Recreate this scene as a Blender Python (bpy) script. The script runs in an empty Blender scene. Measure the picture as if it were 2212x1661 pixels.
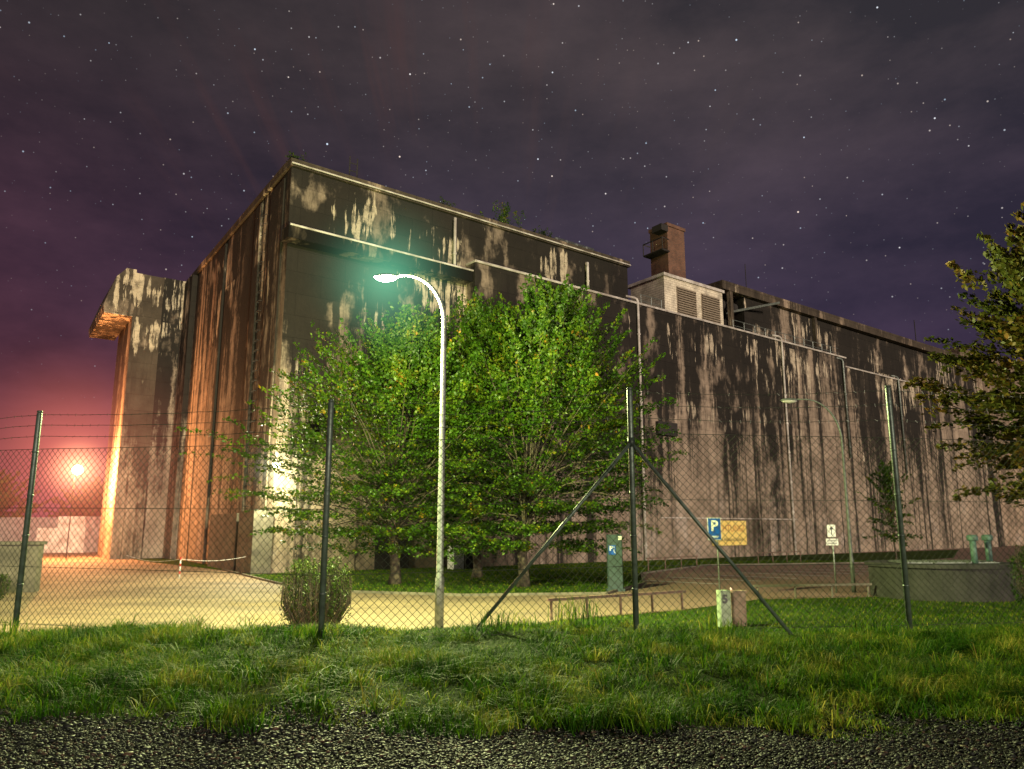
import bpy, math, random
import numpy as np
from mathutils import Vector
random.seed(7); rng=np.random.default_rng(7)
sc=bpy.context.scene
sc.view_settings.view_transform='Standard'
sc.view_settings.look='None'
sc.view_settings.exposure=0
COL=sc.collection
# ------------------------------------------------------------ node helpers
class NT:
    def __init__(s,tree): s.t=tree; s.n=tree.nodes; s.l=tree.links
    def node(s,ty,**kw):
        x=s.n.new(ty)
        for k,v in kw.items(): setattr(x,k,v)
        return x
    def put(s,sock,v):
        if v is None: return
        if hasattr(v,'is_linked') : s.l.new(v,sock)
        else: sock.default_value=v
    def math(s,op,a,b=None,c=None,clamp=False):
        x=s.node('ShaderNodeMath',operation=op,use_clamp=clamp)
        s.put(x.inputs[0],a); s.put(x.inputs[1],b); s.put(x.inputs[2],c)
        return x.outputs[0]
    def vmath(s,op,a,b=None):
        x=s.node('ShaderNodeVectorMath',operation=op); s.put(x.inputs[0],a)
        if b is not None: s.put(x.inputs[1],b)
        return x.outputs['Value'] if op in('DOT_PRODUCT','LENGTH','DISTANCE') else x.outputs[0]
    def noise(s,vec,scale,detail=3,rough=.55):
        x=s.node('ShaderNodeTexNoise'); s.put(x.inputs['Vector'],vec)
        x.inputs['Scale'].default_value=scale; x.inputs['Detail'].default_value=detail; x.inputs['Roughness'].default_value=rough
        return x.outputs['Fac']
    def mr(s,v,a,b,c=0.,d=1.,smooth=False):
        x=s.node('ShaderNodeMapRange'); x.clamp=True
        if smooth: x.interpolation_type='SMOOTHSTEP'
        s.put(x.inputs[0],v)
        for i,q in enumerate((a,b,c,d)): s.put(x.inputs[i+1],q)
        return x.outputs[0]
    def mix(s,f,a,b,blend='MIX'):
        x=s.node('ShaderNodeMix',data_type='RGBA',blend_type=blend)
        s.put(x.inputs[0],f)
        for i,q in ((6,a),(7,b)):
            if isinstance(q,tuple) and len(q)==3: q=q+(1,)
            s.put(x.inputs[i],q)
        return x.outputs[2]
def new_mat(name):
    m=bpy.data.materials.new(name); m.use_nodes=True
    nt=NT(m.node_tree); b=m.node_tree.nodes['Principled BSDF']
    return m,nt,b
def simple(name,c1,c2=None,scale=8,rough=.7,metal=0,bump=.2,spec=.5):
    m,t,b=new_mat(name)
    g=t.node('ShaderNodeNewGeometry').outputs['Position']
    if c2 is None: c2=tuple(x*.6 for x in c1)
    f=t.mr(t.noise(g,scale,5),.35,.65)
    t.put(b.inputs['Base Color'],t.mix(f,c1,c2))
    b.inputs['Roughness'].default_value=rough; b.inputs['Metallic'].default_value=metal
    b.inputs['Specular IOR Level'].default_value=spec
    if bump:
        bp=t.node('ShaderNodeBump'); bp.inputs['Strength'].default_value=bump; bp.inputs['Distance'].default_value=.02
        t.put(bp.inputs['Height'],t.noise(g,scale*4,4)); t.put(b.inputs['Normal'],bp.outputs[0])
    return m
def emis(name,col,st):
    m,t,b=new_mat(name)
    b.inputs['Base Color'].default_value=(.8,.8,.8,1)
    b.inputs['Emission Color'].default_value=col+(1,); b.inputs['Emission Strength'].default_value=st
    return m
# ------------------------------------------------------------ geometry helpers
WL={}
def finish(o,parent,mats,smooth):
    COL.objects.link(o)
    if parent is not None: o.parent=parent
    for m in (mats if isinstance(mats,(list,tuple)) else [mats]): o.data.materials.append(m)
    if smooth: o.data.polygons.foreach_set('use_smooth',[True]*len(o.data.polygons))
def tag(o,label,cat,group=None):
    o["label"]=label; o["category"]=cat
    if group: o["group"]=group
    return o
def empty(name,loc,label,cat,group=None):
    o=bpy.data.objects.new(name,None); o.location=loc; o.empty_display_size=.3; COL.objects.link(o)
    WL[o]=Vector(loc); return tag(o,label,cat,group)
class Geo:
    def __init__(s): s.v=[]; s.f=[]
    def add(s,v,f):
        o=len(s.v); s.v+= [tuple(p) for p in v]; s.f+=[tuple(i+o for i in q) for q in f]; return s
    def prism(s,plan,z0,z1):
        a=sum(plan[i][0]*plan[(i+1)%len(plan)][1]-plan[(i+1)%len(plan)][0]*plan[i][1] for i in range(len(plan)))
        if a<0: plan=plan[::-1]
        n=len(plan); v=[(p[0],p[1],z0) for p in plan]+[(p[0],p[1],z1) for p in plan]
        f=[tuple(range(n))[::-1],tuple(range(n,2*n))]+[(i,(i+1)%n,n+(i+1)%n,n+i) for i in range(n)]
        return s.add(v,f)
    def box(s,c,d,rot=0.,bev=0.):
        x,y=d[0]/2,d[1]/2; ca,sa=math.cos(rot),math.sin(rot)
        if bev:
            pl=[(-x+bev,-y),(x-bev,-y),(x,-y+bev),(x,y-bev),(x-bev,y),(-x+bev,y),(-x,y-bev),(-x,-y+bev)]
        else: pl=[(-x,-y),(x,-y),(x,y),(-x,y)]
        return s.prism([(c[0]+p[0]*ca-p[1]*sa,c[1]+p[0]*sa+p[1]*ca) for p in pl],c[2]-d[2]/2,c[2]+d[2]/2)
    def tube(s,path,rad,n=8,cap=True):
        path=[Vector(p) for p in path]
        if not hasattr(rad,'__len__'): rad=[rad]*len(path)
        v=[];f=[]; m=len(path)
        for i,p in enumerate(path):
            d=(path[min(i+1,m-1)]-path[max(i-1,0)]).normalized()
            up=Vector((0,0,1)) if abs(d.z)<.95 else Vector((1,0,0))
            a=d.cross(up).normalized(); b=a.cross(d).normalized()
            for k in range(n):
                an=2*math.pi*k/n; v.append(p+a*math.cos(an)*rad[i]+b*math.sin(an)*rad[i])
        for i in range(m-1):
            for k in range(n):
                f.append((i*n+k,(i+1)*n+k,(i+1)*n+(k+1)%n,i*n+(k+1)%n))
        if cap: f.append(tuple(range(n))); f.append(tuple(range((m-1)*n,m*n))[::-1])
        return s.add(v,f)
    def ellipsoid(s,c,r,nu=16,nv=10,z0=-1,z1=1):
        v=[];f=[]
        for j in range(nv+1):
            t=z0+(z1-z0)*j/nv; ph=math.asin(max(-1,min(1,t)))
            for i in range(nu):
                an=2*math.pi*i/nu; v.append((c[0]+r[0]*math.cos(ph)*math.cos(an),c[1]+r[1]*math.cos(ph)*math.sin(an),c[2]+r[2]*t))
        for j in range(nv):
            for i in range(nu): f.append((j*nu+i,j*nu+(i+1)%nu,(j+1)*nu+(i+1)%nu,(j+1)*nu+i))
        f.append(tuple(range(nu))[::-1]); f.append(tuple(range(nv*nu,(nv+1)*nu)))
        return s.add(v,f)
    def obj(s,name,mat,parent=None,smooth=False):
        off=WL.get(parent,Vector((0,0,0))) if parent is not None else None
        if off is None:
            xs=[p[0] for p in s.v]; ys=[p[1] for p in s.v]; zs=[p[2] for p in s.v]
            off=Vector(((min(xs)+max(xs))/2,(min(ys)+max(ys))/2,min(zs)))
        me=bpy.data.meshes.new(name); me.from_pydata([(p[0]-off.x,p[1]-off.y,p[2]-off.z) for p in s.v],[],s.f); me.update()
        o=bpy.data.objects.new(name,me); finish(o,parent,mat,smooth)
        if parent is None: o.location=off; WL[o]=off.copy()
        else: WL[o]=off.copy()
        return o
def npmesh(name,V,F,mat,parent=None,smooth=False,off=None):
    if parent is not None: off=WL[parent]
    if off is None: off=Vector((0,0,0))
    V=V-np.array(off)[None]
    me=bpy.data.meshes.new(name); m,k=F.shape
    me.vertices.add(len(V)); me.vertices.foreach_set('co',V.astype(np.float32).ravel())
    me.loops.add(m*k); me.loops.foreach_set('vertex_index',F.astype(np.int32).ravel())
    me.polygons.add(m); me.polygons.foreach_set('loop_start',np.arange(0,m*k,k,dtype=np.int32))
    me.polygons.foreach_set('loop_total',np.full(m,k,dtype=np.int32)); me.update(calc_edges=True); me.validate()
    o=bpy.data.objects.new(name,me); finish(o,parent,mat,smooth)
    if parent is None: o.location=off
    WL[o]=Vector(off); return o
def text(s,size,loc,ax,ay,mat,parent,name='lettering',bold=.0,center=True):
    cu=bpy.data.curves.new('t','FONT'); cu.body=s; cu.size=size; cu.offset=bold; cu.resolution_u=3
    cu.align_x='CENTER' if center else 'LEFT'; cu.align_y='CENTER'; cu.extrude=.003
    o=bpy.data.objects.new('t',cu); COL.objects.link(o)
    dg=bpy.context.evaluated_depsgraph_get(); me=bpy.data.meshes.new_from_object(o.evaluated_get(dg))
    bpy.data.objects.remove(o)
    ax=Vector(ax).normalized(); ay=Vector(ay).normalized(); az=ax.cross(ay); off=WL[parent]
    for v in me.vertices: v.co=Vector(loc)+ax*v.co.x+ay*v.co.y+az*v.co.z-off
    me.name=name; me.materials.clear()
    q=bpy.data.objects.new(name,me); finish(q,parent,mat,False); return q
def sst(a,b,x):
    t=np.clip((x-a)/(b-a),0,1); return t*t*(3-2*t)
def H(x,y):
    x=np.asarray(x,float); y=np.asarray(y,float)
    m=1-sst(8.9,14.6,y)
    z=1.13*m+m*.03*(np.sin(x*1.3+y*.7)+np.sin(x*.53-y*1.9+1)+.6*np.sin(x*3.1+y*2.3))
    z+=.5*np.exp(-((x-11.5)/4.5)**2-((y-16)/3.5)**2)
    return z-.01*(1-m)
# ------------------------------------------------------------ world
w=bpy.data.worlds.new("World"); sc.world=w; w.use_nodes=True
t=NT(w.node_tree); bg=w.node_tree.nodes['Background']
dirv=t.node('ShaderNodeTexCoord').outputs['Generated']
sp=t.node('ShaderNodeSeparateXYZ'); t.put(sp.inputs[0],dirv)
X,Y,Z=sp.outputs
low=t.mix(t.mr(X,-.60,-.24,smooth=True),(.125,.036,.052),(.052,.030,.070))
low=t.mix(t.mr(X,.1,.6),low,(.048,.029,.078))
mid=t.mix(t.mr(X,-.6,-.1),(.056,.026,.044),(.036,.030,.054))
mid=t.mix(t.mr(X,.1,.6),mid,(.040,.031,.056))
top=t.mix(t.mr(X,-.5,.3),(.027,.023,.027),(.048,.042,.048))
c=t.mix(t.mr(Z,-.02,.32,smooth=True),low,mid)
c=t.mix(t.mr(Z,.25,.58,smooth=True),c,top)
cl=t.noise(t.vmath('MULTIPLY',dirv,(1.2,1.2,2.6)),1.9,7,.62)
c=t.mix(1.,c,t.mix(t.mr(cl,.36,.66),(.66,.68,.74),(1.75,1.52,1.45)),'MULTIPLY')
ang=t.math('ARCTAN2',t.math('ADD',X,.05),t.math('ADD',Z,.12))
cv=t.node('ShaderNodeCombineXYZ'); t.put(cv.inputs[0],t.math('MULTIPLY',ang,7.)); t.put(cv.inputs[1],t.math('MULTIPLY',Z,1.1))
fan=t.noise(cv.outputs[0],2.6,5,.6)
fm=t.math('MULTIPLY',t.mr(t.noise(dirv,2.5,2),.46,.62),t.mr(X,.45,-.1,.3,1.))
c=t.mix(t.math('MULTIPLY',t.mr(fan,.5,.75),t.math('MULTIPLY',fm,t.mr(Z,.2,.45,0,.55))),c,t.mix(t.mr(X,-.3,.3),(.090,.040,.040),(.078,.058,.058)))
def stars(scale,r0,r1,pw,amp,base):
    vo=t.node('ShaderNodeTexVoronoi'); vo.inputs['Scale'].default_value=scale; t.put(vo.inputs['Vector'],dirv)
    s2=t.node('ShaderNodeSeparateColor'); t.put(s2.inputs[0],vo.outputs['Color'])
    br=t.math('POWER',s2.outputs[0],pw)
    rad=t.math('MULTIPLY_ADD',br,r1,r0)
    st=t.mr(vo.outputs['Distance'],rad,t.math('MULTIPLY',rad,.35),0.,1.,smooth=True)
    st=t.math('MULTIPLY',st,t.math('MULTIPLY_ADD',br,amp,base))
    st=t.math('MULTIPLY',st,t.mr(Z,.08,.35))
    return t.mix(st,(0,0,0),t.mix(s2.outputs[1],(1,.8,.65),(.6,.8,1)))
c=t.mix(1.,c,stars(58,.048,.045,4,1.6,.15),'ADD')
c=t.mix(1.,c,stars(115,.10,.05,3.5,.50,.06),'ADD')
hz=t.mr(Z,-.02,.0)
t.put(bg.inputs[0],t.mix(hz,(.008,.006,.008),c)); bg.inputs[1].default_value=1.
# ------------------------------------------------------------ materials
def concrete(name,tint=(1,1,1),dirt=1.,topz=20.):
    m,t,b=new_mat(name)
    ge=t.node('ShaderNodeNewGeometry'); P=ge.outputs['Position']
    s=t.node('ShaderNodeSeparateXYZ'); t.put(s.inputs[0],P)
    z=s.outputs[2]
    wob=t.node('ShaderNodeTexNoise'); wob.inputs['Scale'].default_value=.9; wob.inputs['Detail'].default_value=4; t.put(wob.inputs['Vector'],P)
    wc=t.vmath('SUBTRACT',wob.outputs['Color'],(.5,.5,.5))
    Q=t.vmath('ADD',P,t.vmath('MULTIPLY',wc,(.5,.5,.5)))
    Q2=t.vmath('ADD',P,t.vmath('MULTIPLY',wc,(.2,.2,.5)))
    sv=t.vmath('MULTIPLY',Q,(1,1,.05))
    n1=t.mr(t.noise(sv,.5,7,.66),.34,.66)
    nb=t.mr(t.noise(t.vmath('MULTIPLY',Q,(1,1,.06)),.16,3),.38,.62)
    n2=t.mr(t.noise(t.vmath('MULTIPLY',Q2,(1,1,.085)),2.3,7,.68),.36,.68)
    npch=t.mr(t.noise(P,.20,3),.44,.62)
    mot=t.mr(t.noise(P,1.6,8,.72),.3,.7)
    patch=t.mr(t.noise(t.vmath('MULTIPLY',P,(1,1,.6)),.28,4,.6),.42,.62,.08,.8)
    h=t.math('DIVIDE',z,topz)
    front=t.mr(t.vmath('DOT_PRODUCT',ge.outputs['True Normal'],(.621,-.784,0)),.4,.6)
    sl=t.math('ADD',t.vmath('DOT_PRODUCT',P,(.784,.621,0)),-15.1)
    soot=t.math('MULTIPLY',front,t.mr(sl,8.,50.,.34,.02))
    base=t.mix(t.mr(t.noise(P,.6,7,.68),.32,.66),(.46,.365,.265),(.20,.155,.112))
    pb=t.mr(t.noise(t.vmath('MULTIPLY',P,(1,1,.7)),.4,5,.62),.55,.66,0,.6)
    base=t.mix(t.math('MULTIPLY',pb,t.mr(z,9.,1.)),base,(.58,.50,.42))
    fs=t.noise(t.vmath('MULTIPLY',Q2,(1,1,.035)),2.2,6,.7)
    base=t.mix(t.math('MULTIPLY',patch,t.mr(fs,.44,.60,0,.85)),base,(.065,.052,.04))
    val=t.math('ADD',t.math('MULTIPLY',h,.56),t.math('MULTIPLY_ADD',n1,.80,t.math('MULTIPLY',nb,.34)))
    val=t.math('ADD',val,t.math('MULTIPLY',soot,t.mr(z,2.,13.)))
    val=t.math('ADD',val,t.math('MULTIPLY_ADD',mot,.26,-.15))
    val=t.math('ADD',val,t.math('MULTIPLY_ADD',fs,.6,-.30))
    d=t.mr(val,.74,1.06,0,.97*dirt,smooth=True)
    wash=t.mr(t.noise(t.vmath('MULTIPLY',Q,(1,1,.5)),.45,5,.6),.54,.66,0,.78,smooth=True)
    d=t.math('MULTIPLY',d,t.math('SUBTRACT',1.,wash))
    n3=t.noise(t.vmath('MULTIPLY',Q2,(1,1,.02)),.62,7,.68)
    d3=t.mr(t.math('ADD',n3,t.math('MULTIPLY_ADD',mot,.07,t.math('MULTIPLY',h,.05))),.575,.65,0,.93*dirt,smooth=True)
    d=t.math('MAXIMUM',d,d3)
    col=t.mix(d,base,(.016,.0145,.012))
    up=t.math('GREATER_THAN',z,18.65)
    jit=t.math('MULTIPLY_ADD',t.noise(P,.35,3),7.,-3.5)
    drop=t.math('ADD',jit,t.math('ADD',t.math('MULTIPLY',up,2.8),t.math('SUBTRACT',17.6,z)))
    wv=t.math('SUBTRACT',t.math('MULTIPLY',n2,t.math('MULTIPLY_ADD',npch,.85,.16)),t.math('MULTIPLY',t.math('ABSOLUTE',drop),.10))
    wf=t.mr(wv,.32,.46,0,.85,smooth=True)
    d2=t.math('ABSOLUTE',t.math('ADD',jit,t.math('SUBTRACT',11.5,z)))
    wv2=t.math('SUBTRACT',t.math('MULTIPLY',n2,t.mr(t.noise(P,.3,2),.48,.68)),t.math('MULTIPLY',d2,.07))
    wf2=t.mr(wv2,.33,.55,0,.7,smooth=True)
    wf=t.math('MULTIPLY',t.math('MAXIMUM',wf,wf2),t.mr(mot,.15,.6,.25,1.))
    col=t.mix(wf,col,(.66,.56,.40))
    al=t.vmath('DOT_PRODUCT',P,(.217,1.445,0))
    cb=t.node('ShaderNodeCombineXYZ'); t.put(cb.inputs[0],al); t.put(cb.inputs[1],z)
    bk=t.node('ShaderNodeTexBrick'); t.put(bk.inputs[0],cb.outputs[0]); bk.inputs['Scale'].default_value=1
    bk.inputs['Mortar Size'].default_value=.014; bk.inputs['Brick Width'].default_value=3.1; bk.inputs['Row Height'].default_value=1.25
    bk.inputs['Color1'].default_value=(1,1,1,1); bk.inputs['Color2'].default_value=(.78,.78,.78,1); bk.inputs['Mortar'].default_value=(.55,.55,.55,1)
    col=t.mix(.7,col,bk.outputs['Color'],'MULTIPLY')
    col=t.mix(1.,col,tint,'MULTIPLY')
    t.put(b.inputs['Base Color'],col)
    b.inputs['Roughness'].default_value=.85; b.inputs['Specular IOR Level'].default_value=.2
    bp=t.node('ShaderNodeBump'); bp.inputs['Strength'].default_value=.6; bp.inputs['Distance'].default_value=.07
    hh=t.math('ADD',t.noise(P,3.,6,.7),t.math('MULTIPLY',bk.outputs['Fac'],-.5))
    t.put(bp.inputs['Height'],hh); t.put(b.inputs['Normal'],bp.outputs[0])
    return m
M_conc=concrete('stained_concrete')
M_conc2=concrete('stained_concrete_pale',(1.08,1.05,1.0),.85)
M_concp=concrete('cleaner_concrete',(1.1,1.05,1.0),.35)
M_ledge=concrete('sooty_concrete',(.3,.3,.28),1.)
M_trim=simple('pale_trim',(.72,.68,.6),(.36,.32,.27),1.2,.6)
M_plain=simple('plain_concrete',(.34,.3,.25),(.2,.18,.15),1.5,.85,bump=.5)
M_dplain=simple('grimy_plaster',(.17,.15,.11),(.09,.08,.06),1.2,.9,bump=.5)
M_dark=simple('dark_recess',(.02,.018,.016),(.035,.03,.026),1.5,.9)
M_steel=simple('galvanised_steel',(.26,.29,.26),(.13,.15,.13),9,.5,.5,.1)
M_steel2=simple('weathered_lamp_steel',(.13,.15,.13),(.07,.08,.07),9,.6,.4,.1)
M_post=simple('green_painted_steel',(.09,.13,.10),(.05,.07,.055),10,.45,.4,.2)
M_wire=simple('fence_wire',(.13,.15,.11),(.05,.06,.045),6,.45,.7,0)
M_wood=simple('weathered_wood',(.22,.14,.10),(.09,.06,.045),7,.8)
M_bark=simple('bark',(.10,.08,.05),(.035,.028,.02),9,.9,bump=.8)
M_white=simple('white_paint',(.75,.75,.72),(.6,.6,.57),6,.6,bump=0)
M_blue=simple('blue_sign_paint',(.01,.09,.42),(.01,.07,.34),6,.4,bump=0)
M_yellow=simple('yellow_banner',(.90,.72,.22),(.8,.6,.14),3,.6,bump=0)
M_red=simple('red_paint',(.55,.04,.03),(.4,.03,.02),6,.5,bump=0)
M_fade=simple('faded_red_print',(.58,.22,.06),(.5,.2,.06),6,.6,bump=0)
M_black=simple('black_paint',(.02,.02,.02),(.03,.03,.03),6,.5,bump=0)
M_grey=simple('dark_bluegreen_cabinet',(.05,.085,.085),(.035,.055,.055),3,.5,.2,.05)
M_beige=simple('beige_pillar',(.30,.23,.15),(.14,.09,.06),5,.8)
M_louv=simple('louvre_paint',(.34,.28,.2),(.22,.18,.12),5,.8)
M_mint=simple('pale_green_pillar',(.34,.42,.28),(.2,.26,.15),5,.7)
M_teal=simple('teal_vent_paint',(.09,.18,.14),(.05,.10,.08),5,.6)
M_dconc=simple('dark_concrete',(.045,.045,.036),(.018,.02,.014),1.5,.9,bump=.5)
def brick(name,c1,c2,mo,bw=.25,bh=.075):
    m,t,b=new_mat(name); P=t.node('ShaderNodeNewGeometry').outputs['Position']
    s=t.node('ShaderNodeSeparateXYZ'); t.put(s.inputs[0],P)
    cb=t.node('ShaderNodeCombineXYZ'); t.put(cb.inputs[0],t.vmath('DOT_PRODUCT',P,(.217,1.445,0))); t.put(cb.inputs[1],s.outputs[2])
    bk=t.node('ShaderNodeTexBrick'); t.put(bk.inputs[0],cb.outputs[0]); bk.inputs['Scale'].default_value=1
    bk.inputs['Mortar Size'].default_value=.014; bk.inputs['Brick Width'].default_value=bw; bk.inputs['Row Height'].default_value=bh
    bk.inputs['Color1'].default_value=c1+(1,); bk.inputs['Color2'].default_value=c2+(1,); bk.inputs['Mortar'].default_value=mo+(1,)
    dn=t.mr(t.noise(P,1.3,5),.4,.7,1.,.55)
    cc=t.node('ShaderNodeCombineColor'); [t.put(cc.inputs[i],dn) for i in range(3)]
    t.put(b.inputs['Base Color'],t.mix(1.,bk.outputs['Color'],cc.outputs[0],'MULTIPLY')); b.inputs['Roughness'].default_value=.85
    return m
M_brick=brick('red_brick',(.26,.11,.06),(.17,.075,.045),(.10,.08,.06))
M_wbrick=brick('white_brick',(.88,.80,.60),(.78,.70,.52),(.36,.31,.22),.5,.2)
def leafmat(name,cols,trans=.35,rough=.45,nscale=.5,spec=.5):
    m,t,b=new_mat(name)
    g=t.node('ShaderNodeNewGeometry'); r=g.outputs['Random Per Island']; P=g.outputs['Position']
    cr=t.node('ShaderNodeValToRGB'); cr.color_ramp.interpolation='LINEAR'
    e=cr.color_ramp.elements
    for i,(p,cc) in enumerate(cols):
        if i<2: el=e[i]; el.position=p
        else: el=e.new(p)
        el.color=cc+(1,)
    f=t.math('MULTIPLY_ADD',t.mr(t.noise(P,nscale,3),.35,.65),.55,t.math('MULTIPLY',r,.45))
    t.put(cr.inputs[0],f)
    t.put(b.inputs['Base Color'],cr.outputs[0]); b.inputs['Roughness'].default_value=rough; b.inputs['Specular IOR Level'].default_value=spec
    tr=t.node('ShaderNodeBsdfTranslucent'); t.put(tr.inputs[0],cr.outputs[0])
    mx=t.node('ShaderNodeMixShader'); mx.inputs[0].default_value=trans
    t.l.new(b.outputs[0],mx.inputs[1]); t.l.new(tr.outputs[0],mx.inputs[2])
    t.l.new(mx.outputs[0],t.n['Material Output'].inputs[0]); return m
M_leaf=leafmat('green_leaves',[(0,(.012,.040,.003)),(.5,(.045,.105,.006)),(.85,(.12,.17,.010)),(1,(.34,.16,.02))],spec=.3,nscale=1.)
M_leafA=leafmat('autumn_leaves',[(0,(.03,.045,.008)),(.5,(.07,.075,.012)),(.85,(.15,.09,.018)),(1,(.36,.15,.03))],spec=.2)
M_leafB=leafmat('hedge_leaves',[(0,(.02,.035,.008)),(.6,(.045,.08,.012)),(1,(.13,.11,.03))],spec=.2)
M_grass=leafmat('grass_blades',[(0,(.007,.028,.002)),(.4,(.030,.10,.004)),(.68,(.12,.20,.010)),(1,(.42,.36,.07))],.45,.6,2.2,.12)
m,t,b=new_mat('ground_soil_grass'); P=t.node('ShaderNodeNewGeometry').outputs['Position']
a=t.mix(t.mr(t.noise(P,.5,5),.35,.65),(.03,.07,.007),(.07,.11,.012))
a=t.mix(t.mr(t.noise(P,9,5,.7),.4,.65,0,.7),a,(.014,.024,.005))
s=t.node('ShaderNodeSeparateXYZ'); t.put(s.inputs[0],P)
gr=t.mr(t.math('ADD',s.outputs[1],t.math('MULTIPLY',t.noise(P,2.5,3),.8)),5.1,5.6)
a=t.mix(gr,(.008,.0075,.006),a)
t.put(b.inputs['Base Color'],a); b.inputs['Roughness'].default_value=.95; b.inputs['Specular IOR Level'].default_value=.1
bp=t.node('ShaderNodeBump'); bp.inputs['Strength'].default_value=1.; bp.inputs['Distance'].default_value=.08
t.put(bp.inputs['Height'],t.noise(P,14,6,.75)); t.put(b.inputs['Normal'],bp.outputs[0]); M_ground=m
m,t,b=new_mat('asphalt'); P=t.node('ShaderNodeNewGeometry').outputs['Position']
sx=t.node('ShaderNodeSeparateXYZ'); t.put(sx.inputs[0],P)
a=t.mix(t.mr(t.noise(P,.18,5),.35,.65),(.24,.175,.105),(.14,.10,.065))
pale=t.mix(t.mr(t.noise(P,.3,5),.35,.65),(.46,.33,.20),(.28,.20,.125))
a=t.mix(t.mr(t.math('ADD',sx.outputs[0],t.math('MULTIPLY',sx.outputs[1],-.15)),-6,-16),a,pale)  # paler asphalt towards the left, lamplight on the ground put into the colour
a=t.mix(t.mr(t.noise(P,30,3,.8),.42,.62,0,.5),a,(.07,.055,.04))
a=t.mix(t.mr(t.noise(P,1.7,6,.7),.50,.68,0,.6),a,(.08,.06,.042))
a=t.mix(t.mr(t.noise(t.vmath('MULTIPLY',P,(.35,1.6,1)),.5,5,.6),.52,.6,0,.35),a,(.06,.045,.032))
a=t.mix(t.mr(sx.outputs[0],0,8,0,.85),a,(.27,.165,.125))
t.put(b.inputs['Base Color'],a); b.inputs['Roughness'].default_value=.75
bp=t.node('ShaderNodeBump'); bp.inputs['Strength'].default_value=.5; bp.inputs['Distance'].default_value=.02
t.put(bp.inputs['Height'],t.noise(P,40,4,.8)); t.put(b.inputs['Normal'],bp.outputs[0]); M_road=m
m,t,b=new_mat('pebbles'); g=t.node('ShaderNodeNewGeometry'); r=g.outputs['Random Per Island']
cr=t.node('ShaderNodeValToRGB'); e=cr.color_ramp.elements; e[0].color=(.004,.006,.005,1); e[1].color=(.075,.045,.028,1); q=e.new(.8); q.color=(.015,.018,.014,1)
t.put(cr.inputs[0],r); t.put(b.inputs['Base Color'],cr.outputs[0]); b.inputs['Roughness'].default_value=.6; b.inputs['Specular IOR Level'].default_value=.25; M_peb=m
# ------------------------------------------------------------ terrain
xs=np.concatenate([np.array([-900,-500,-250,-120,-70,-40,-25]),np.arange(-16,18.01,.25),np.array([25,40,70,120,250,500,900])])
ys=np.concatenate([np.array([-60,-20,-5,0,1.5]),np.arange(2.5,21,.25),np.array([23,27,35,50,80,130,250,500,1200])])
gx,gy=np.meshgrid(xs,ys); V=np.stack([gx.ravel(),gy.ravel(),H(gx,gy).ravel()],1)
nx=len(xs); i,j=np.meshgrid(np.arange(nx-1),np.arange(len(ys)-1)); k=(j*nx+i).ravel()
g=npmesh('ground',V,np.stack([k,k+1,k+nx+1,k+nx],1),M_ground,smooth=True); g["kind"]="structure"
def sheet(name,pts,z,mat):
    me=bpy.data.meshes.new(name); me.from_pydata([(p[0],p[1],z) for p in pts],[],[tuple(range(len(pts)))]); me.update()
    if me.polygons[0].normal.z<0: me.flip_normals()
    o=bpy.data.objects.new(name,me); finish(o,None,mat,False); o["kind"]="structure"; return o
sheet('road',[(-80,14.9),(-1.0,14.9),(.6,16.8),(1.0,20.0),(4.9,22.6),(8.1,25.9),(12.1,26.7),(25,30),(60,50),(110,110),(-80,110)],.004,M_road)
lawnA=[(-37.8,71.2),(-24.4,53.2),(-16,43.4),(-9.75,32.8),(-5.97,28.6),(-1.7,27.1),(3.3,27.8),(5.5,32.8),(6.6,40),(11.9,48.6),(24.6,52.5),(34.6,61.3),(48,84),(-12,42),(-30,66)]
sheet('lawn',lawnA,.010,M_ground)
G_=Geo()
kp=lawnA[2:11]
for p,q in zip(kp[:-1],kp[1:]):
    d=Vector((q[0]-p[0],q[1]-p[1])); L=d.length; a=math.atan2(d.y,d.x)
    G_.box(((p[0]+q[0])/2,(p[1]+q[1])/2,.04),(L,.12,.09),a)
o=G_.obj('kerb',M_dplain); o["kind"]="structure"
mk=Geo()
for k in range(8):
    x0=8.6+k*2.3; y0=32.8+k*1.75
    a=math.radians(140); c_,s_=math.cos(a),math.sin(a)
    L=4.6; wd=.09
    p=[(x0-s_*wd,y0+c_*wd),(x0+s_*wd,y0-c_*wd),(x0+s_*wd+c_*L,y0-c_*wd+s_*L),(x0-s_*wd+c_*L,y0+c_*wd+s_*L)]
    mk.add([(q[0],q[1],.009) for q in p],[(0,1,2,3)])
o=mk.obj('parking_markings',M_white); o["kind"]="structure"
# ------------------------------------------------------------ bunker
C=Vector((-12.4,40)); R=Vector((.784,.621)); L_=Vector((-.567,.824)); N_=Vector((.621,-.784)); NL=Vector((-.824,-.567))
def W(s,d=0.,q=0.): return tuple(C+R*s+N_*d+L_*q)
bk=empty('concrete_bunker',(C.x,C.y,0),'huge windowless concrete bunker with black rain streaks and white lime drips','building')
def wpr(name,plan,z0,z1,mat,parent=bk):
    return Geo().prism(plan,z0,z1).obj(name,mat,parent)
wpr('main_wall',[W(0),W(27.3),W(27.3,0,38),W(0,0,38)],0,22.3,M_conc)
Geo().prism([W(-.12,.18),W(27.42,.18),W(27.42,-.9),W(-.12,-.9)],22.3,22.75).prism([W(-.12,-.9),W(.9,-.9),W(.9,0,37),W(-.12,0,37)],22.3,22.75).obj('roof_parapet',M_conc2,bk)
wpr('low_wall',[W(27.3,-.01),W(94,-.01),W(94,0,38),W(27.3,0,38)],0,18.9,M_conc)
wpr('thick_outer_wall',[W(12),W(57.8),W(57.8,1.),W(12,1.)][::-1],0,19.1,M_conc)
wpr('thick_outer_wall',[W(57.8),W(94),W(94,.8),W(57.8,.8)],0,18.3,M_conc)
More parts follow.
